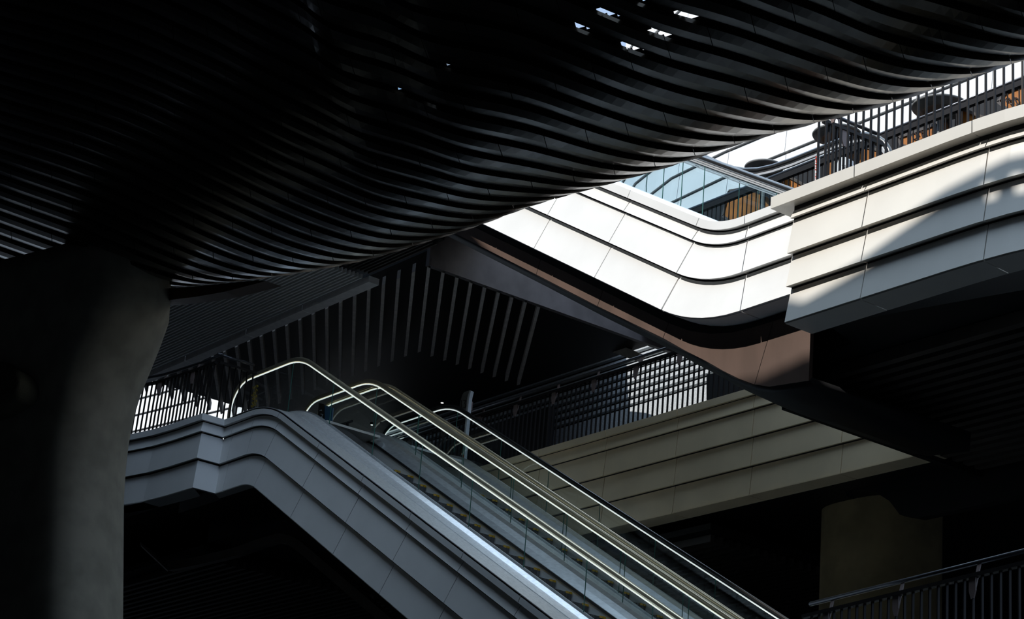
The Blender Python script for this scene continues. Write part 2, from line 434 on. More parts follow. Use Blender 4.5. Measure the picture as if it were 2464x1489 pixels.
railing('gallery_railing', 'long dark railing with vertical bars on the warm-tinted parapet behind the escalators',
        [(-33.6, Y3+.12, 10.69), (-21.9, Y3+.12, 10.69)], .122, 1.08, rail_h=1.27, first=.05)

# ================================================================ BRIDGE (right)
YB = 16.8
bridge = thing('bridge_parapet', 'large cream-white stepped panel parapet on the right, crossed by a diagonal shadow', 'parapet')
bp = [aty(1908, 470, YB), aty(2080, 408, YB), aty(2200, 362, YB), aty(2300, 323, YB)]
X0 = aty(1906, 620, YB)[0]
ZB = 10.80
pts = [V3(X0, YB, ZB), V3(X0+.8, YB, ZB), V3(-16.0, YB, ZB), V3(-15.2, YB, ZB), V3(-14.6, YB, ZB), V3(-14.2, YB+.01, ZB), V3(-13.8, YB+.04, ZB), V3(-13.4, YB+.10, ZB), V3(-13.0, YB+.20, ZB), V3(-12.4, YB+.40, ZB), V3(-11.8, YB+.68, ZB), V3(-11.0, YB+1.1, ZB), V3(-10, YB+1.7, ZB)]
frb = []
for i, p in enumerate(pts):
    t = nrm(pts[min(i+1, len(pts)-1)]-pts[max(0, i-1)]); frb.append((p, V3(t[1], -t[0], 0), V3(0, 0, -1)))
ROWB = [(.22, .335, .0, .06), (.35, .815, .0, .09), (.83, 1.255, .0, .09), (1.27, 1.72, .0, .09)]
sB = [aty(2086, 560, YB)[0]-X0, aty(2376, 470, YB)[0]-X0]
def clad_b():
    segs = split_frames(frb, sB)
    for (t0, t1, o0, o1) in ROWB:
        b = MB()
        for sg in segs: b.sweep([[p+o*o0+d*t0, p+o*o1+d*t1, p+o*(o1-.03)+d*t1, p+o*(-.01)+d*(t1-.015), p-o*.2+d*(t1-.015), p-o*.2+d*t0] for p, o, d in sg])
        b.build('panel_row', m_warm, bridge)
    # the overhanging cap, longer to the left
    frc = [(V3(X0-.27, YB, ZB), V3(0, -1, 0), V3(0, 0, -1))]+frb
    b = MB()
    for sg in split_frames(frc, [aty(2075, 418, YB)[0]-X0+.27, aty(2356, 305, YB)[0]-X0+.27]):
        b.sweep([[p+o*.14, p+o*.14+d*.155, p-o*.3+d*.155, p-o*.3] for p, o, d in sg])
    b.build('cap_panel', m_warm, bridge)
    b = MB(); b.sweep([[p-o*.012+d*.1, p-o*.012+d*1.7, p-o*.18+d*1.7, p-o*.18+d*.1] for p, o, d in frb]); b.build('joint_backing', m_joint, bridge)
    b = MB()
    for a, c in [(.15, .26), (.32, .40), (.80, .88), (1.24, 1.33)]: b.sweep([[p-o*.009+d*a, p-o*.009+d*c, p-o*.1+d*c, p-o*.1+d*a] for p, o, d in frb])
    b.build('recess_liner', m_gap, bridge)
    b = MB()
    for sg in split_frames(frb, sB): b.sweep([[p+o*.07+d*1.715, p+o*.07+d*1.735, p-o*.38+d*1.735, p-o*.38+d*1.715] for p, o, d in sg])
    b.build('soffit_strip', m_warm, bridge)
clad_b()
# bridge underside and deck (structure)
b = MB(); us = []
edge = [atz(1932, 806, 9.07), atz(1950, 880, 9.0), atz(1870, 962, 8.9), atz(2010, 1020, 8.9), atz(2225, 1100, 8.9)]
deckpoly = [(X0+.3, YB+.35, 9.1), (-10, YB+2.0, 9.1), (-10, 27, 9.1), (-19.05, 27, 9.1), (-19.05, 18.6, 9.1), (-18.6, 18.1, 9.1), (X0+.1, 17.8, 9.1)]
b.prism([V3(x, y, 9.1) for x, y, z in deckpoly], (0, 0, 1.0)); b.build('floor_bridge', m_black, None, kind='structure')
# slatted soffit, stepped ribs following the edge
sof = thing('bridge_soffit', 'black curved slatted soffit under the bridge on the right', 'soffit')
for k in range(34):
    y0 = 18.2+k*.24
    q = [(X0+.9-.25*k*.0, 0)]
    b = MB(); a = -19.05+max(0, (1.6-.5*k))**1.6*.22
    b.box((a+.10, y0, 8.93), (-10.2, y0+.12, 9.09)); b.build('slat', m_dbronze if k % 1 == 0 else m_black, sof)
b = MB(); b.box((-19.10, 18.6, 8.86), (-19.0, 27, 9.12)); b.build('edge_trim', m_black, sof)

# ================================================================ UPPER ESCALATOR
YU = 17.15
def zu(x): return 12.38+(-21.32-x)*T30
XKU = -21.32-(10.95-12.38)/T30
upc = thing('escalator_side_cladding', 'bright sunlit white panel cladding along the upper escalator, curving into the bridge', 'cladding')
fru = frames_xz([(-31.0, zu(-31.0)), (XKU, 10.95), (X0+.05, 10.95)], [1.7], YU)
su = arclen(fru); 
def s_at(px, py):
    q = aty(px, py, YU); return min(range(len(fru)), key=lambda i: np.linalg.norm(fru[i][0]-q)), q
def arc_of(px, py):
    q = aty(px, py, YU); best = None
    for i in range(len(fru)-1):
        a, c = fru[i][0], fru[i+1][0]; t = np.dot(q-a, c-a)/np.dot(c-a, c-a); t = max(0, min(1, t)); dd = np.linalg.norm(a+(c-a)*t-q)
        if best is None or dd < best[0]: best = (dd, su[i]+t*np.linalg.norm(c-a))
    return best[1]
c1 = arc_of(1522, 475); c2 = arc_of(1688, 541); c3 = arc_of(1802, 538)
cladding(upc, fru, rows=[(.0, .115, .08, .08), (.13, .305, .01, .055), (.325, .79, .01, .085), (.81, 1.32, .01, .085)], cuts=[c1-3*(c2-c1), c1-2*(c2-c1), c1-(c2-c1), c1, c2, c3])
upf = thing('escalator_fairing', 'brown bronze fairing recessed below the sunlit upper escalator cladding', 'fairing')
YF = 17.40
tp = [(1060, 505), (1145, 548), (1300, 624), (1450, 699), (1608, 777), (1660, 796), (1710, 803), (1760, 800), (1810, 788), (1860, 773), (1905, 760), (1952, 745)]
bt = [(1015, 521), (1100, 564), (1290, 660), (1437, 736), (1595, 813), (1650, 844), (1700, 869), (1740, 892), (1776, 910), (1815, 925), (1850, 930), (1946, 915)]
cuts = {2, 3, 4, 9}
TP = [aty(x, y, YF) for x, y in tp]; BT = [aty(x, y, YF) for x, y in bt]
b = MB()
for i in range(len(TP)-1):
    a0, a1, b0, b1 = TP[i].copy(), TP[i+1].copy(), BT[i].copy(), BT[i+1].copy()
    if i in (2, 3, 4, 9): d0 = nrm(a1-a0)*.012; a0 += d0; b0 += d0
    b.prism([a0, a1, b1, b0], (0, .06, 0))
b.build('fairing_sheet', m_bronze, upf)
b = MB()
for i in (2, 3, 4, 9): d0 = nrm(TP[i+1]-TP[i])*.016; b.prism([TP[i]-d0*.3, TP[i]+d0, BT[i]+d0, BT[i]-d0*.3], (0, .03, 0))
o = b.build('joint_strip', m_lstrip, upf); o.location.y = .012
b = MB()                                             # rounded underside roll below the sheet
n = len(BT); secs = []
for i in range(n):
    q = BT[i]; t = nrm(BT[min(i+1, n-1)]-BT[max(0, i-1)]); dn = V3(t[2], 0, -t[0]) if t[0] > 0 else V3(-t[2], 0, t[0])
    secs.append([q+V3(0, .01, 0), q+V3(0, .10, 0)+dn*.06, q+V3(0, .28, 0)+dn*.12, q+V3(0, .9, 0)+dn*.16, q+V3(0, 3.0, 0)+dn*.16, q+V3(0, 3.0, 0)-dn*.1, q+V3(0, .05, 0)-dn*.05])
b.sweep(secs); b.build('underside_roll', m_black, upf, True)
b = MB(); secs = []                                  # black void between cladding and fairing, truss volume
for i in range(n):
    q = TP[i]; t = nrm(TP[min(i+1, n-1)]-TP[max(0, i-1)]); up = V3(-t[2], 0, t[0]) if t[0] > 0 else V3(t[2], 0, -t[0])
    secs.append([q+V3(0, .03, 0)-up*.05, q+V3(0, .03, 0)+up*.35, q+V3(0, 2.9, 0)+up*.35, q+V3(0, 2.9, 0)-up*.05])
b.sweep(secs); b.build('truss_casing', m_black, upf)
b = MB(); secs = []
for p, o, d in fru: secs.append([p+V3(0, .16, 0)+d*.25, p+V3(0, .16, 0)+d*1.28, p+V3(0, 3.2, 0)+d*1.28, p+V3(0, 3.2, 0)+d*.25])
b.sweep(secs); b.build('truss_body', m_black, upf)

uesc = thing('escalator', 'upper escalator behind white cladding, with tall reflective glass side rising left', 'escalator')
def up_run(name, m, prof, x_left=-31.0):
    b = MB(); secs = []
    for p, o, d in fru: secs.append([V3(p[0], YU+y, p[2])-d*h for y, h in prof])
    b.sweep(secs); return b.build(name, m, uesc)
up_run('outer_decking', m_white, [(-.06, .004), (.16, .012), (.16, -.05), (-.06, -.05)])
up_run('glass_clamp', m_steel, [(.17, .015), (.20, .05), (.30, .06), (.30, -.05), (.17, -.05)])
hpu = [(-31.0, zu(-31.0)+.90), (-17.75, zu(-17.75)+.90), (-17.0, zu(-17.35)+.86)]
YG = YU+.36
for Y, nm in ((YG, 0), (YG+1.45, 1)):
    P = [V3(x, Y, z) for x, z in hpu]
    MB().tube(P, .042, 10, ry=.032, up=(0, 1, 0)).build('handrail', m_rubberb, uesc, True)
    b = MB()
    for off in (.055, .085): b.sweep([[q+V3(.01, -.014, -off), q+V3(.01, .014, -off), q+V3(0, .014, -off-.016), q+V3(0, -.014, -off-.016)] for q in P])
    b.build('handrail_guide', m_steel, uesc)
    cx = [-31.0, -27.4, -25.8, -24.2, -22.6]+[aty(x, y, YG)[0] for x, y in [(1594, 480), (1638, 500), (1690, 525), (1868, 500)]]+[-17.1]
    cx = sorted(cx)
    for a, c in zip(cx, cx[1:]):
        a += .006; c -= .006; X = [a+(c-a)*k/10 for k in range(11)]
        zb = [min(f[0][2] for f in fru) if x > XKU+.5 else float(np.interp(x, [f[0][0] for f in fru], [f[0][2] for f in fru])) for x in X]
        zt = [float(np.interp(x, [h[0] for h in hpu], [h[1] for h in hpu]))-.05 for x in X]
        if zt[-1] < zb[-1]: continue
        g = MB(); g.poly([V3(x, Y, z) for x, z in zip(X, zt)]+[V3(x, Y, z+.03) for x, z in zip(X[::-1], zb[::-1])]); go = g.build('glass_panel', m_glassb if nm == 0 else m_glass, uesc)
        MB().prism([V3(c, Y-.006, zt[-1]), V3(c, Y+.006, zt[-1]), V3(c, Y+.006, zb[-1]+.03), V3(c, Y-.006, zb[-1]+.03)], (.007, 0, 0)).build('pane_edge', m_edge, go)
# bridge railing
rb = [V3(X0+.25, YB+.12, ZB), V3(-16.0, YB+.12, ZB), V3(-14.6, YB+.12, ZB), V3(-13.8, YB+.16, ZB), V3(-13.0, YB+.32, ZB), V3(-12.4, YB+.52, ZB), V3(-11.6, YB+.9, ZB)]
railing('bridge_railing', 'dark vertical-bar railing on top of the sunlit bridge parapet', rb, .126, 1.1, rail_h=1.3, first=.02, brackets=True, bar_w=.055)
rend = railing('bridge_railing', 'short return of dark bars running back from the left end of the bridge railing', [V3(X0+.27, YB+.2, ZB), V3(X0+.33, YB+1.2, ZB)], .125, 1.0, rail_h=1.2, inward=(-1, 0, 0), first=.1, bar_w=.055)

# ================================================================ L4 GALLERY, far items
Y4 = 24.1
g4 = thing('upper_gallery_railing', 'far dark railing with thin bars in front of orange boards, behind the bridge', 'railing')
for k in range(99):
    x = -28.8+k*.118
    MB().bar((x, Y4, 14.5), (x, Y4, 15.9), .014, .02).build('baluster', m_bar, g4)
MB().box((-28.9, Y4-.04, 15.88), (-16.8, Y4+.04, 15.98)).build('top_rail', m_bar, g4)
MB().tube([(-28.9, Y4+.08, 16.08), (-16.8, Y4+.08, 16.08)], .028, 8).build('handrail', m_hand, g4, True)
b = MB(); b.box((-28.4, Y4-.1, 13.7), (-12, 29.9, 14.5)); b.build('floor_gallery', m_black, None, kind='structure')
b = MB(); b.box((-32.9, 29.0, 14.5), (-12, 29.2, 19.15)); b.build('wall_gallery', m_black, None, kind='structure')
# rear escalator balustrade: curved handrail ending in a newel
re = thing('escalator_balustrade', 'curved rear handrail dipping then ending in a round newel behind bridge bars', 'balustrade')
YR = 22.5
hp = [aty(x, y, YR) for x, y in [(1560, 315), (1640, 352), (1695, 378), (1735, 396), (1765, 406), (1792, 410), (1825, 409), (1860, 401), (1905, 386), (1960, 364), (2010, 343), (2050, 330), (2085, 324), (2108, 329), (2128, 343), (2140, 362), (2146, 385), (2146, 410)]]
MB().tube(hp, .05, 10, ry=.045, up=(0, 1, 0)).build('handrail', m_rubberb, re, True)
b = MB(); secs = []
for i, q in enumerate(hp):
    t = nrm(hp[min(i+1, len(hp)-1)]-hp[max(0, i-1)]); dn = V3(t[2], 0, -t[0]); c = q+dn*.09
    secs.append([c+V3(0, -.02, 0)-dn*.02, c+V3(0, .02, 0)-dn*.02, c+V3(0, .02, 0)+dn*.02, c+V3(0, -.02, 0)+dn*.02])
b.sweep(secs); b.build('handrail_guide', m_steel, re)
g = MB(); lo = [q+V3(0, 0, -.95) for q in hp[5:14]]; g.poly([q-V3(0, 0, .1) for q in hp[5:14]]+lo[::-1]); g.build('glass_panel', m_glass, re)
# planters / round tables beyond
def disc(px, py, w, Y, name, label):
    c = aty(px, py, Y); t = thing(name, label, 'table', 'round dark tables on the upper gallery'); b = MB(); N = 36
    R = w
    secs = []
    for r, z in [(.02, -.02), (R*.55, -.02), (R*.58, -.045), (R*.66, -.045), (R*.7, .0), (R, .02), (R*1.03, .05), (R*1.0, .07), (.02, .07)]:
        secs.append([c+V3(r*math.cos(2*math.pi*q/N), r*math.sin(2*math.pi*q/N), z) for q in range(N)])
    b.sweep(secs); b.build('table_top', m_planter, t, True)
    MB().tube([V3(c[0], c[1], 14.5), c], .05, 10).build('stem', m_planter, t, True)
disc(2014, 330, .44, 24.9, 'round_table', 'round dark tabletop seen from below, behind the curved newel')
disc(2262, 264, .48, 24.9, 'round_table', 'round dark tabletop seen from below, farther right along the bridge railing')
disc(1838, 409, .36, 24.9, 'round_table', 'round dark tabletop peeking over the dip of the rear handrail')
def board(pix, Y, label, marks=None):
    t = thing('menu_board', label, 'board', 'orange boards behind the far railing')
    q = [aty(x, y, Y) for x, y in pix]; MB().prism(q, (0, .04, 0)).build('panel', m_orange, t)
    b = MB(); 
    for a, c in zip(q, q[1:]+q[:1]): b.bar(a+V3(0, -.01, 0), c+V3(0, -.01, 0), .03, .05, side=(0, 1, 0))
    b.build('frame', m_dbronze, t)
    if marks:
        b = MB()
        for st in marks:
            pts = [aty(x, y, Y-.02) for x, y in st]; b.tube(pts, .011, 5, up=(0, 1, 0))
        b.build('lettering', m_ink, t)
def loop(cx, cy, rx, ry, a0=0, a1=360, rot=-20):
    out = []; ro = math.radians(rot)
    for k in range(13):
        th = math.radians(a0+(a1-a0)*k/12); x, y = rx*math.cos(th), ry*math.sin(th); out.append((cx+x*math.cos(ro)-y*math.sin(ro), cy+x*math.sin(ro)+y*math.cos(ro)))
    return out
board([(2162, 332), (2252, 300), (2262, 370), (2170, 350)], 25.2, 'orange board with dark script behind the far railing, left of the round table', [loop(2200, 327, 5, 8), loop(2212, 332, 5, 7, 30, 300), loop(2222, 327, 8, 10, -120, 120), [(2216, 316), (2224, 342)], loop(2232, 335, 4, 5)])
board([(2252, 298), (2282, 290), (2296, 330), (2250, 362)], 25.3, 'small orange board right under the round table')
board([(2305, 258), (2372, 285), (2366, 330), (2300, 336)], 25.2, 'orange-brown board with white slanting edge, mid right')
board([(2402, 245), (2424, 222), (2480, 200), (2480, 290), (2436, 272)], 25.2, 'orange board with dark script at the right border', [loop(2425, 240, 5, 4), loop(2434, 246, 4, 5, 0, 300), loop(2446, 244, 6, 9, -130, 130), [(2440, 234), (2450, 254)], loop(2452, 257, 4, 4, 0, 280)])
board([(2078, 352), (2140, 368), (2140, 420), (2050, 440), (2046, 400)], 25.1, 'orange-brown board seen through the round newel')
board([(1990, 380), (2030, 362), (2062, 352), (2076, 372), (2060, 430), (1988, 450)], 25.3, 'orange board behind the white totem sign')
board([(1880, 430), (1898, 425), (1935, 445), (1960, 470), (1880, 470)], 25.2, 'orange-brown board low at the left end of the far railing')
board([(1755, 460), (1800, 452), (1850, 470), (1880, 520), (1800, 560), (1740, 520)], 25.2, 'orange-brown board seen through the upper glass side')
# white totem sign
tt = thing('totem_sign', 'white round-topped totem sign with orange square and black slot behind the bridge bars', 'sign')
q = [(2012, 432), (2013, 400), (2016, 388), (2024, 378), (2032, 377), (2040, 382), (2042, 395), (2040, 432)]
MB().prism([aty(x, y, 20.6) for x, y in q], (0, .12, 0)).build('panel', m_sign, tt)
MB().prism([aty(x, y, 20.58) for x, y in [(2036, 407), (2041, 406), (2041, 417), (2036, 419)]], (0, -.01, 0)).build('orange_square', m_orange, tt)
MB().tube([aty(x, y, 20.58) for x, y in [(2024, 428), (2018, 428), (2017, 418), (2021, 412), (2025, 412)]], .012, 6, up=(0, 1, 0)).build('slot', m_ink, tt)
b = MB()
for st in [loop(2030, 395, 2, 2, 0, 200), loop(2033, 401, 2.4, 2, 100, 330), [(2026, 398), (2029, 397)]]: b.tube([aty(x, y, 20.585) for x, y in st], .005, 4, up=(0, 1, 0))
b.build('lettering', m_ink, tt)
# red sign lettering strip among the bars
rs = thing('hanging_banner', 'narrow white banner with red-orange lettering among the leftmost bridge bars', 'banner')
MB().prism([aty(x, y, 20.0) for x, y in [(1961, 384), (1971, 378), (1969, 460), (1960, 462)]], (0, .02, 0)).build('cloth', m_sign, rs)
b = MB()
for y0 in (378, 390, 402, 418, 428, 440):
    b.tube([aty(x, y, 19.98) for x, y in [(1964, y0), (1968, y0+3), (1963, y0+6), (1967, y0+9)]], .016, 5, up=(0, 1, 0))
b.build('lettering', m_red, rs)

# far white facades (structure)
def facade(name, pts, z0, z1, dz, joints, m=m_white, ofs=0.):
    r = bpy.data.objects.new(name, None); C.objects.link(r); r['kind'] = 'structure'
    P = [V3(*p) for p in pts]; fr2 = []
    for i, p in enumerate(P):
        t = nrm(P[min(i+1, len(P)-1)]-P[max(0, i-1)]); fr2.append((V3(p[0], p[1], 0), V3(t[1], -t[0], 0), V3(0, 0, -1)))
    n = int((z1-z0)/dz); segs = split_frames(fr2, joints, .008); b = MB()
    for k in range(n):
        a = -(z1-k*dz)+.02; c = a+dz-.045
        for sg in segs: b.sweep([[p+d*a, p+o*.05+d*c, p-o*.1+d*c, p-o*.1+d*a] for p, o, d in sg])
    b.build(name+'_panels', m, r, kind='structure')
    b = MB(); b.sweep([[p-o*.04-V3(0, 0, -z0), p-o*.04+V3(0, 0, z1), p-o*.2+V3(0, 0, z1), p-o*.2+V3(0, 0, z0)] for p, o, d in fr2]); b.build(name+'_backing', m_groove, r, kind='structure')
# right far facade: straight then curving away at the left (seen through the glass)
facade('wall_far', [(-48, 42, 0), (-44, 36.5, 0), (-41, 33.3, 0), (-39, 31.7, 0), (-37, 30.7, 0), (-35, 30.15, 0), (-33, 30, 0), (-28, 30, 0), (-20, 30, 0), (-8, 30, 0)], 15.15, 27, .66, [10.4, 13.6, 16.6, 18.35, 20.2, 22.1, 24, 26, 28, 30, 32, 34])
facade('wall_left', [(-65.5, 27.8, 0), (-64, 28, 0), (-50, 30.2, 0), (-48, 30.5, 0)], 17.0, 24, .55, [4, 8, 12, 16, 20, 24])

# louvre wall behind the gallery railing
lv = bpy.data.objects.new('wall_louvre', None); C.objects.link(lv); lv['kind'] = 'structure'
b = MB(); YV = 26
for k in range(8):
    z = 13.42+k*.16; b.box((-44, YV, z), (-28.6, YV+.10, z+.075))
b.box((-44, YV, 12.2), (-28.6, YV+.1, 13.34)); b.build('wall_louvre_slats', m_lstrip, lv, kind='structure')
MB().box((-44, YV+.12, 12.2), (-28.6, YV+.2, 14.6)).build('wall_louvre_backing', m_gap, lv, kind='structure')

# ================================================================ L4 SLAB: ceiling with baffles, slats, fascia
zc4 = 13.6
ceil = MB(); ceil.box((-39.3, 20.5, 14.9), (-31.4, 34, 15.1)); ceil.build('ceiling_gallery', m_black, None, kind='structure')
fa = thing('ceiling_fascia', 'grey fascia strip between the fine slatted soffit and the deep ceiling baffles', 'fascia')
f0 = [atz(x, y, zc4) for x, y in [(345, 906), (480, 850), (600, 799), (730, 743), (862, 690)]]
f1 = [atz(x, y, zc4) for x, y in [(370, 908), (488, 862), (610, 808), (745, 752), (882, 690)]]
xa = [p[0] for p in f0]
b = MB(); ja = [-39.5, -36.7, -34.3, -32.25, -30.0]
for a, c in zip(ja, ja[1:]): b.box((a+.01, 18.80, zc4), (c-.01, 19.02, zc4+.12))
b.build('fascia_panel', m_fascia, fa)
sl = thing('slatted_soffit', 'fine parallel dark slats of the soffit above the grey fascia strip', 'soffit')
b = MB()
for k in range(30): b.box((-39.3, 18.62-k*.085, zc4+.02), (-30.0, 18.62-k*.085+.03, zc4+.10))
b.build('slats', m_fascia, sl)
b = MB()
for k in range(34): b.box((-30.0, 18.75-k*.085, zc4+.14), (-27.9, 18.75-k*.085+.03, zc4+.20))
b.build('rear_slats', m_dbronze, sl)
MB().box((-39.3, 15.9, zc4+.22), (-27.8, 18.85, zc4+.30)).build('backing', m_black, sl)
# baffles: running away on the diagonal
bf = thing('ceiling_baffles', 'row of grey vertical-looking ceiling baffles receding under the upper floor', 'ceiling')
dirb = nrm([-3.7, 2.45, 0]); x = -38.9; k = 0
wid = [(408, 0)]
while x < -24.6:
    p = V3(x, 19.06, zc4)
    L = min(4.6, (39.25+p[0])/.83)
    if L < .3: x += .47; continue
    if x > -28.6: p = p + dirb*((x+28.6)/.83)
    MB().prism([p, p+dirb*L, p+dirb*L+V3(.105, 0, 0), p+V3(.105, 0, 0)], (0, 0, .16)).build('baffle', m_grey, bf)
    x += .47; k += 1
MB().box((-39.3, 19.05, zc4+.30), (-28.6, 24.8, zc4+.36)).build('backing', m_black, bf)
# lateral beam and bulkhead at the open edge of the slab
bm_ = thing('edge_beam', 'dark grey edge beam of the upper floor running down to the right', 'beam')
xb = -28.5
bb = [atx(x, y, xb) for x, y in [(1040, 640), (1285, 727), (1430, 785), (1562, 850)]]; bt2 = [atx(x, y, xb) for x, y in [(1112, 612), (1290, 675), (1440, 745), (1590, 800)]]
b = MB(); b.prism([(xb, 19.05, 13.6), (xb, 24.9, 13.6), (xb, 24.9, 14.45), (xb, 19.05, 14.45)], (-.1, 0, 0)); b.build('face', mat('mid_grey_sheet', (.17, .15, .15), .5, noise=.3, nscale=2), bm_)
b = MB(); b.prism([(xb-.2, 18.9, 14.62), (xb-.2, 24.9, 14.62), (xb-.2, 24.9, 15.6), (xb-.2, 18.9, 15.6)], (-.1, 0, 0)); b.build('upper_face', m_white, bm_)
bk = thing('curved_bulkhead', 'dim curved grey bulkhead under the ceiling behind the gallery railing', 'bulkhead')
tpx = [(1235, 880), (1290, 845), (1345, 812), (1385, 803), (1420, 805), (1460, 817), (1540, 850)]; bpx = [(1240, 886), (1298, 862), (1352, 832), (1390, 824), (1422, 828), (1456, 841), (1530, 868)]
b = MB(); T = [aty(x, y, 24.6) for x, y in tpx]; Bq = [aty(x, y, 24.6) for x, y in bpx]
for i in range(len(T)-1): b.prism([T[i], T[i+1], Bq[i+1], Bq[i]], (0, .15, 0))
b.build('sheet', m_grey, bk)
# dark back wall of the gallery interior
MB().box((-39.3, 25.4, 10.25), (-33.0, 25.6, 13.6)).build('wall_back', m_black, None, kind='structure')
MB().box((-60, 17.2, 10.0), (-19.2, 32, 10.25)).build('floor_upper', m_black, None, kind='structure') if False else None
b = MB(); b.box((-60, 21.45, 9.1), (-19.05, 32, 10.25)); b.box((-60, 16.95, 9.5), (-31.3, 21.4, 10.25)); b.build('floor_upper', m_black, None, kind='structure')
# small ceiling downlights
for i, (x, y) in enumerate([(1064, 969), (998, 985), (895, 1022)]):
    c = aty(x, y, 23.5); t = thing('downlight', ['small round ceiling downlight left of the white level sign', 'small ceiling downlight behind the middle handrail curve', 'small ceiling downlight low behind the glass, leftmost'][i], 'lamp', 'ceiling downlights')
    N = 12; b = MB(); b.sweep([[c+V3(r*math.cos(6.283*q/N), r*math.sin(6.283*q/N), z) for q in range(N)] for r, z in [(.045, 0), (.05, .05)]]); b.build('housing', m_bar, t)
    b = MB(); b.sweep([[c+V3(r*math.cos(6.283*q/N), r*math.sin(6.283*q/N), z) for q in range(N)] for r, z in [(.03, -.006), (.03, 0)]]); b.build('lens', m_spot, t)
# L3 pylon sign
py_ = thing('level_sign', 'tall curved white level pylon reading L3 behind the lower escalators', 'sign')
YS = 21.05
fl = [(1106, 985), (1108, 965), (1113, 950), (1119, 942), (1131, 938)]; fr_ = [(1127, 985), (1125, 968), (1126, 955), (1131, 938)]
face = [(1106, 985), (1108, 965), (1112, 950), (1117, 943), (1130, 939), (1126, 955), (1124, 970), (1123, 986)]
MB().prism([aty(x, y, YS) for x, y in face], (0, .05, 0)).build('face_panel', m_planter, py_)
stem = [(1130, 939), (1133, 941), (1129, 957), (1127, 975), (1124, 1010), (1119, 1060), (1116, 1104), (1113, 1104), (1116, 1060), (1120, 1010), (1123, 975), (1125, 955)]
MB().prism([aty(x, y, YS-.01) for x, y in stem], (0, .07, 0)).build('white_edge', m_sign, py_)
MB().prism([aty(x, y, YS-.015) for x, y in [(1117, 1094), (1113, 1094), (1112, 1105), (1116, 1106)]], (0, -.01, 0)).build('orange_tip', m_red, py_)
MB().prism([aty(x, y, YS+.05) for x, y in [(1130, 964), (1133, 965), (1131, 986), (1128, 986)]], (0, .05, 0)).build('side_tab', m_brk, py_)
b = MB()
for st in [[(1110, 963), (1109, 981), (1112, 982)], [(1115, 963), (1120, 963), (1118, 971), (1121, 975), (1119, 981), (1115, 981)]]:
    b.tube([aty(x, y, YS-.012) for x, y in st], .009, 5, up=(0, 1, 0))
b.build('lettering', m_ink, py_)
# blue glass level sign at escalator head
bs = thing('glass_sign', 'small blue glass level sign standing at the head of the nearer escalator', 'sign')
MB().prism([aty(x, y, 18.2) for x, y in [(767, 969), (779, 972), (779, 1020), (764, 1012)]], (0, .03, 0)).build('dark_panel', m_bar, bs)
MB().prism([aty(x, y, 18.22) for x, y in [(780, 974), (801, 981), (796, 1035), (776, 1016)]], (0, .02, 0)).build('blue_panel', m_blueg, bs)
b = MB()
for st in [[(769, 988), (773, 986), (774, 988)], [(772, 996), (777, 997), (774, 1003), (777, 1007), (773, 1011)]]: b.tube([aty(x, y, 18.19) for x, y in st], .006, 5, up=(0, 1, 0))
b.build('lettering', m_sign, bs)
# yellow swirl decals on the first glass pane
for i, (cx0, cy0) in enumerate([(612, 955)]):
    dc = thing('glass_decal', 'yellow swirl pattern decal on the leftmost glass pane of the nearer escalator', 'decal')
    b = MB()
    for sx, sy, rr in [(-1, -22, 3.2), (4, -16, 3), (0, -10, 3), (-4, -4, 2.8), (3, -2, 3.2), (-2, 4, 3), (3, 10, 3.2), (-3, 14, 2.8), (1, 18, 3), (6, -26, 3), (-5, 22, 3)]:
        for q in (1, .55): b.tube([aty(x, y, YL+.59) for x, y in loop(cx0+sx, cy0+sy, rr*q, rr*q)], .004, 4, up=(0, 1, 0))
    b.build('swirls', m_decal, dc)

# ================================================================ LEFT LANDING RAILING
lr = [V3(p[0], p[1]+.15, 10.63) for p in [far_l]+lp]+[V3(-31.05, 16.5, 10.63)]
railing('landing_railing', 'dark close-set bar railing on the left landing parapet beside the concrete column', lr, .115, 1.02, rail_h=1.2, lean=.02)
railing('landing_railing', 'short return of the left landing railing, meeting the first escalator newel', [V3(-31.0, 16.55, 10.63), V3(-31.0, 17.3, 10.63)], .12, 1.02, rail_h=1.2, inward=(-1, 0, 0), first=.1, brackets=False)
railing('landing_railing', 'second dark bar railing crossing behind the left landing railing', [V3(-38.5, 20.3, 10.3), V3(-32.6, 20.3, 10.3)], .14, 1.5, rail_h=1.6, brackets=False)

# ================================================================ LOWER RIGHT RAILING, COLUMNS
ZR = 5.6
ra, rb2 = atz(1935, 1449, ZR), atz(2560, 1292, ZR)
low = railing('lower_railing', 'dim dark railing with pale-edged handrail at the lower right corner', [ra-V3(0, 0, 1.15), rb2-V3(0, 0, 1.15)], .135, .98, rail_h=1.15, first=.15)
def column(name, label, secs, m):
    b = MB(); b.sweep(secs); return tag(b.build(name, m, None, True), label, 'column')
def oval(cx, cy, rx, ry, z, n=40, e=.75):
    out = []
    for k in range(n):
        th = 2*math.pi*k/n; c, s = math.cos(th), math.sin(th)
        out.append(V3(cx+rx*math.copysign(abs(c)**e, c), cy+ry*math.copysign(abs(s)**e, s), z))
    return out
YC = 13.0
edge = [(297, 1800), (297, 1489), (298, 1350), (299, 1200), (303, 1130), (311, 1060), (325, 990), (343, 930), (368, 870), (392, 810), (408, 765), (411, 722), (412, 690), (412, 650)]
secs = []
nS = nrm([ray(300, 1000)[1], -ray(300, 1000)[0], 0])       # horizontal, to the right of the view
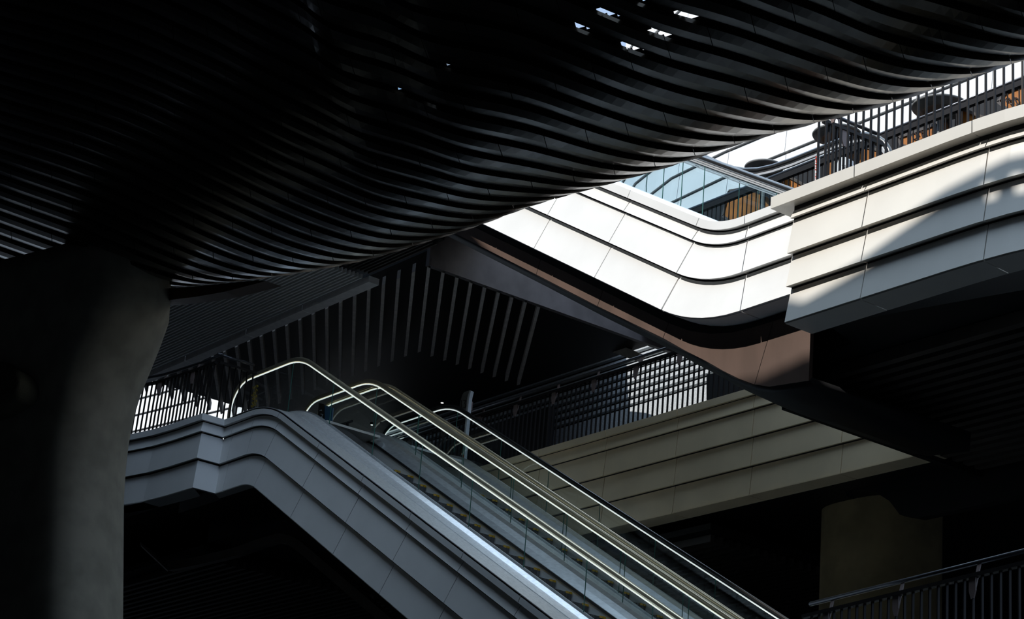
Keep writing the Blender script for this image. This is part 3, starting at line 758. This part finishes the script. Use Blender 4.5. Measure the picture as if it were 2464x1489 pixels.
for (x, y) in edge:
    q = aty(x, y, YC); z = q[2]; fwd = V3(-nS[1], nS[0], 0)
    ctl = [(0, .1), (-.16, -.45), (-.50, -.85), (-.86, -1.0), (-1.2, -.82), (-1.9, .0), (-3.2, 1.6), (-3.4, 2.8), (-2.0, 3.2), (-.7, 2.2), (-.12, 1.0)]
    sec = []
    for a in range(len(ctl)):
        p0, p1, p2, p3 = [np.array(ctl[(a+o) % len(ctl)]) for o in (-1, 0, 1, 2)]
        for f_ in (0, .2, .4, .6, .8):
            c_ = .5*((2*p1)+(-p0+p2)*f_+(2*p0-5*p1+4*p2-p3)*f_**2+(-p0+3*p1-3*p2+p3)*f_**3)
            sec.append(q+nS*min(c_[0], 0)+fwd*c_[1])
    secs.append([V3(p[0], p[1], z) for p in sec])
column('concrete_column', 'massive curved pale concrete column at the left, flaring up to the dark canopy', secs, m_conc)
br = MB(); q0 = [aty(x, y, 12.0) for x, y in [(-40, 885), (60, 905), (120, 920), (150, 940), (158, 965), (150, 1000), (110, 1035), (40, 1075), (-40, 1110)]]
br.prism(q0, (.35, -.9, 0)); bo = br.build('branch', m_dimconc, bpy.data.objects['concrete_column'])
bv = bo.modifiers.new('bevel', 'BEVEL'); bv.width = .16; bv.segments = 5; bv.limit_method = 'ANGLE'
# second column at lower right with slanted top
c2 = aty(2120, 1300, 23.6); secs = []
for z in (3, 6, 7.2, 8, 8.6, 9.1, 9.6): secs.append(oval(c2[0], 23.6, .92, .75, z, e=.7))
column('concrete_column', 'dim concrete column with rounded sides in the dark at the lower right', secs, mat('brown_mottled_concrete', (.42, .33, .18), .8, noise=.3, nscale=2))  # browner, mottled concrete tone for this column
# soffit that swallows its top
b = MB(); T2 = [(1700, 1180), (1890, 1150), (2020, 1150), (2038, 1195), (2050, 1180), (2078, 1177), (2110, 1186), (2140, 1205), (2165, 1238), (2210, 1246), (2520, 1180), (2520, 900), (1700, 900)]
b.prism([aty(x, y, 22.5) for x, y in T2], (0, .15, 0)); tag(b.build('curved_soffit_edge', m_black), 'black scalloped soffit edge cutting across the top of the dim right column', 'soffit')

# ceilings below (structure): slatted dark soffit under the upper floor, ground
b = MB(); b.box((-60, 21.9, 8.75), (-24.0, 34, 8.85)); b.box((-60, 17.6, 8.75), (-32.6, 21.9, 8.85)); b.build('ceiling_lower', m_black, None, kind='structure')
cs = thing('slatted_soffit', 'very dark slatted soffit under the left landing', 'soffit'); b = MB()
for k in range(70):
    yy = 17.9+k*.2; b.box((-58, yy, 8.62), (-24.2 if yy > 21.9 else -32.7, yy+.08, 8.74))
b.build('slats', m_dbronze, cs)
MB().box((-70, 34, -1.6), (0, 34.3, 15.1)).build('wall_rear', m_black, None, kind='structure')
MB().box((-60, 22.0, -1.6), (-10, 34, 4.4)).build('floor_lower', m_floor, None, kind='structure')
MB().box((-80, -30, -1.8), (30, 60, -1.6)).build('floor', m_floor, None, kind='structure')

# ================================================================ CANOPY
can = thing('slatted_canopy', 'huge dark curved canopy belly clad in overlapping bronze slats overhead', 'canopy')
silx = [-500, -200, 0, 200, 330, 450, 621, 757, 921, 1000, 1143, 1279, 1432, 1584, 1700, 1800, 1850, 1980, 2139, 2277, 2464, 2800, 3300]
sily = [760, 745, 728, 706, 697, 690, 673, 652, 619, 590, 549, 494, 453, 411, 374, 340, 328, 293, 254, 206, 147, 45, -100]
_c = np.polyfit(silx[1:-1], sily[1:-1], 6); 
def sil(x):
    k = np.array([np.interp(x+o, silx, sily) for o in (-90, -60, -30, 0, 30, 60, 90)]); return float(np.dot(k, [1, 2, 3, 3.5, 3, 2, 1])/15.5)
YCAN = 13.4
XS = np.arange(-480, 3240, 20.)
Sp = [aty(x, sil(x), YCAN) for x in XS]
cols = []
for j, x in enumerate(XS):
    D = float(np.linalg.norm(Sp[j])); r = Sp[j]/D
    t = nrm(Sp[min(j+2, len(XS)-1)]-Sp[max(j-2, 0)]); n = np.cross(r, t); n = nrm(n)
    if n[2] < 0: n = -n
    cols.append((D, r, n, .40*D))
def surf(xs, phi, inset=0.):
    f = (xs-XS[0])/20.; i = int(max(0, min(len(XS)-2, math.floor(f)))); f -= i
    out = []
    for jj in (i, i+1):
        D, r, n, rho = cols[jj]; S = r*D
        out.append(S+n*rho-(n*math.cos(phi)+r*math.sin(phi))*(rho-inset))
    return out[0]*(1-f)+out[1]*f
def phi_of(xs, uk):
    dl = uk-xs
    if dl <= 0: return max(-.22, .00157*dl)
    dc = min(dl, 2900.); v = (dc/(19.5+.0235*dc-4e-6*dc*dc))**2*float(np.interp(xs, [-300, 0, 300, 600, 900, 1200], [.66, .72, .81, .91, .98, 1.]))
    f = (xs-XS[0])/20.; i = int(max(0, min(len(XS)-1, round(f)))); D, r, n, rho = cols[i]
    lo, hi = 0., 1.5
    for _ in range(22):
        m_ = (lo+hi)/2; pv = F*rho*(1-math.cos(m_))/(D-rho*math.sin(m_))
        if pv < v: lo = m_
        else: hi = m_
    return lo
uk = [1360., 1418., 1480., 1546., 1616., 1691., 1770., 1850., 1944., 2037., 2131., 2224., 2318.]
while uk[0] > -380: uk.insert(0, uk[0]-55.)
while uk[-1] < 5300: uk.append(uk[-1]+96+(uk[-1]-2318)*.012)
uk = [a+.11*(c-a) for a, c in zip(uk, uk[1:])]
b = MB(); nseg = 0
GAPF = .22
for k in range(len(uk)-1):
    xs_list = [x for x in XS if -.075 < .00157*(uk[k+1]-x) and phi_of(x, uk[k]) < 1.15]
    if len(xs_list) < 2: continue
    # joints staggered so that they line up diagonally
    seglen = 230; off = (k*95) % seglen
    run = []
    def flush(run):
        if len(run) < 2: return
        secs = []
        for x in run:
            pa, pb = phi_of(x, uk[k]), phi_of(x, uk[k+1]); pb = pa+(pb-pa)*(1-GAPF)
            if pb-pa < 1e-4: pb = pa+1e-4
            pm = (pa+pb)/2
            secs.append([surf(x, pa, .03), surf(x, pm, .005), surf(x, pb, .0), surf(x, pb, .05), surf(x, pa, .08)])
        b.sweep(secs)
    edges = [xs_list[0]]; x = math.floor(xs_list[0]/seglen)*seglen+off
    while x < xs_list[-1]:
        if x > xs_list[0]+10: edges.append(x)
        x += seglen
    edges.append(xs_list[-1])
    for a, c in zip(edges, edges[1:]):
        inner = [q for q in xs_list if a+3 < q < c-3]; flush([a+.8]+inner+[c-.8])
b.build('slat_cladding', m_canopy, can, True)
me = bpy.data.objects['slat_cladding'].data
for p in me.polygons: p.use_smooth = False
# dark liner with the few open slits
SLITS = [(1440, 14, 1500, 40), (1386, 54, 1422, 74), (1628, 28, 1681, 50), (1563, 66, 1623, 90), (1499, 101, 1553, 124), (1540, -8, 1562, 4), (1705, -10, 1732, 8), (1872, -10, 1895, 6), (955, 206, 980, 218), (1029, 235, 1057, 245), (1078, 155, 1093, 162)]
b = MB()
xsb = np.arange(-480, 3220, 12.); phs = np.linspace(-.22, 1.2, 260)
grid = [[surf(x, p, .10) for p in phs] for x in xsb]
idx = {}
def vid(i, j):
    if (i, j) not in idx: idx[(i, j)] = len(b.v); b.v.append(tuple(grid[i][j]))
    return idx[(i, j)]
for i in range(len(xsb)-1):
    for j in range(len(phs)-1):
        c = (grid[i][j]+grid[i+1][j+1])/2; px, py = proj(c)
        if any(x0 < px < x1 and y0-5 < py < y1-6 for x0, y0, x1, y1 in SLITS): continue
        b.f.append([vid(i, j), vid(i+1, j), vid(i+1, j+1), vid(i, j+1)])
b.build('liner', m_gap, can)
# bronze trim ring where the canopy meets the column
tr = MB(); q = [(331, 703), (336, 716), (350, 722), (380, 723), (412, 721), (470, 714), (540, 702), (640, 676), (621, 674), (450, 691), (332, 697)]
tr.prism([aty(x, y, 12.9) for x, y in q], (0, .25, 0)); tr.build('trim_ring', mat('rust_brown_trim', (.10, .045, .02), .5), can)

from mathutils import Vector, Matrix
# unseen slab added to block sun, edge and holes shaped for the shadows (structure)
SUN = nrm([-.12, -.68, .72])
ZBLOCK = 24.
def blockpt(p): t = (ZBLOCK-p[2])/SUN[2]; return V3(*(np.array(p)+SUN*t))
bd = [aty(2464, 382, 16.8), aty(2424, 400, 16.8), aty(2360, 446, 16.8), aty(2270, 503, 16.8), aty(2180, 580, 16.8), aty(2089, 660, 16.8), aty(1941, 757, 16.8), aty(1944, 872, 17.4), aty(1830, 925, 17.4)]
bd = [V3(-9, 16.8, 10.9), V3(-12, 16.8, 10.5)]+bd+[V3(-20, 16.8, 9.5), V3(-22, 16.8, 10.8), V3(-24, 16.8, 12.3), V3(-25, 16.8, 13.2), V3(-25.8, 16.8, 14.1), V3(-27.6, 16.8, 16), V3(-28.6, 16.8, 18)]
rp = [blockpt(p) for p in bd]
b = MB(); poly = rp+[V3(rp[-1][0]-.6, 14, ZBLOCK), V3(-50, 14, ZBLOCK), V3(-50, -30, ZBLOCK), V3(12, -30, ZBLOCK), V3(12, rp[0][1], ZBLOCK)]
holes = []
for px, py, w, d in [(2391, 486, .085, .10), (2456, 456, .085, .11)]:
    c = blockpt(aty(px, py, 16.82)); holes.append((c[0]-w, c[0]+w, c[1]-d, c[1]+d))
ex = [p[0] for p in rp][::-1]; ey = [p[1] for p in rp][::-1]
ex = [-62., ex[0]-.6]+ex+[18.]; ey = [14., 14.]+ey+[ey[-1]]
xr = sorted(set(list(np.arange(-62, 18.01, .5))+list(np.arange(-31, -9, .08))+[h[q] for h in holes for q in (0, 1)]))
for a, c in zip(xr, xr[1:]):
    ya, yc2 = float(np.interp(a, ex, ey)), float(np.interp(c, ex, ey)); m_ = (a+c)/2
    hs = [h for h in holes if h[0] < m_ < h[1]]
    if hs:
        h = hs[0]
        b.prism([(a, -30, ZBLOCK), (c, -30, ZBLOCK), (c, h[2], ZBLOCK), (a, h[2], ZBLOCK)], (0, 0, .1))
        b.prism([(a, h[3], ZBLOCK), (c, h[3], ZBLOCK), (c, yc2, ZBLOCK), (a, ya, ZBLOCK)], (0, 0, .1))
    else: b.prism([(a, -30, ZBLOCK), (c, -30, ZBLOCK), (c, yc2, ZBLOCK), (a, ya, ZBLOCK)], (0, 0, .1))
sun_blocker = b.build('ceiling_sun_blocker', m_black, None, kind='structure')

# ================================================================ LIGHT, CAMERA
sun = bpy.data.lights.new('sun', 'SUN'); sun.energy = 4.6; sun.angle = math.radians(.45); sun.color = (1, .965, .91)
so = bpy.data.objects.new('sun', sun); C.objects.link(so)
from mathutils import Vector, Matrix
so.rotation_euler = Vector(tuple(SUN)).to_track_quat('Z', 'Y').to_euler()
w = bpy.data.worlds.new('sky'); bpy.context.scene.world = w; w.use_nodes = True; nt = w.node_tree
bg = nt.nodes['Background']; tc = nt.nodes.new('ShaderNodeTexCoord'); sx = nt.nodes.new('ShaderNodeSeparateXYZ'); cr = nt.nodes.new('ShaderNodeValToRGB')
nt.links.new(tc.outputs['Generated'], sx.inputs[0]); nt.links.new(sx.outputs['Z'], cr.inputs[0]); nt.links.new(cr.outputs[0], bg.inputs[0])
e = cr.color_ramp.elements; e[0].position = 0.0; e[0].color = (.01, .01, .01, 1); e[1].position = .02; e[1].color = (.8, .95, 1.15, 1)
el = cr.color_ramp.elements.new(.3); el.color = (.6, .78, 1.05, 1)
el = cr.color_ramp.elements.new(.55); el.color = (.42, .58, .86, 1)
el = cr.color_ramp.elements.new(.66); el.color = (.42, .60, .92, 1)
el = cr.color_ramp.elements.new(.82); el.color = (1.5, 1.95, 2.45, 1)
el = cr.color_ramp.elements.new(1.); el.color = (1.5, 1.95, 2.45, 1)
bg.inputs[1].default_value = 1.0
cam = bpy.data.cameras.new('camera'); co = bpy.data.objects.new('camera', cam); C.objects.link(co)
cam.sensor_width = 36; cam.sensor_fit = 'HORIZONTAL'; cam.lens = F/2464*36; cam.clip_start = .1; cam.clip_end = 500
mw = Matrix(((M[0][0], -M[0][1], -M[0][2], 0), (M[1][0], -M[1][1], -M[1][2], 0), (M[2][0], -M[2][1], -M[2][2], 0), (0, 0, 0, 1)))
co.matrix_world = mw
MB().box((18, -14.3, -1.6), (18.3, -1, 24)).build('wall_right_blocker', m_black, None, kind='structure')  # unseen wall added to close off sky light from the right
MB().box((18, -1, -1.6), (18.3, 45, 13)).build('wall_right_low_blocker', m_black, None, kind='structure')  # unseen low wall added to hold back horizon light
# unseen walls added behind the viewer to keep sky light off the canopy (structure)
MB().box((-70, -14.3, -1.6), (18, -14, 24)).build('wall_front_blocker', m_black, None, kind='structure')
MB().box((-62.3, -14, -1.6), (-62, 17, 24)).build('wall_side_blocker', m_black, None, kind='structure')
sc = bpy.context.scene; sc.camera = co
sc.view_settings.view_transform = 'Standard'; sc.view_settings.look = 'None'; sc.view_settings.exposure = 0; sc.view_settings.gamma = 1
sc.view_settings.use_curve_mapping = False
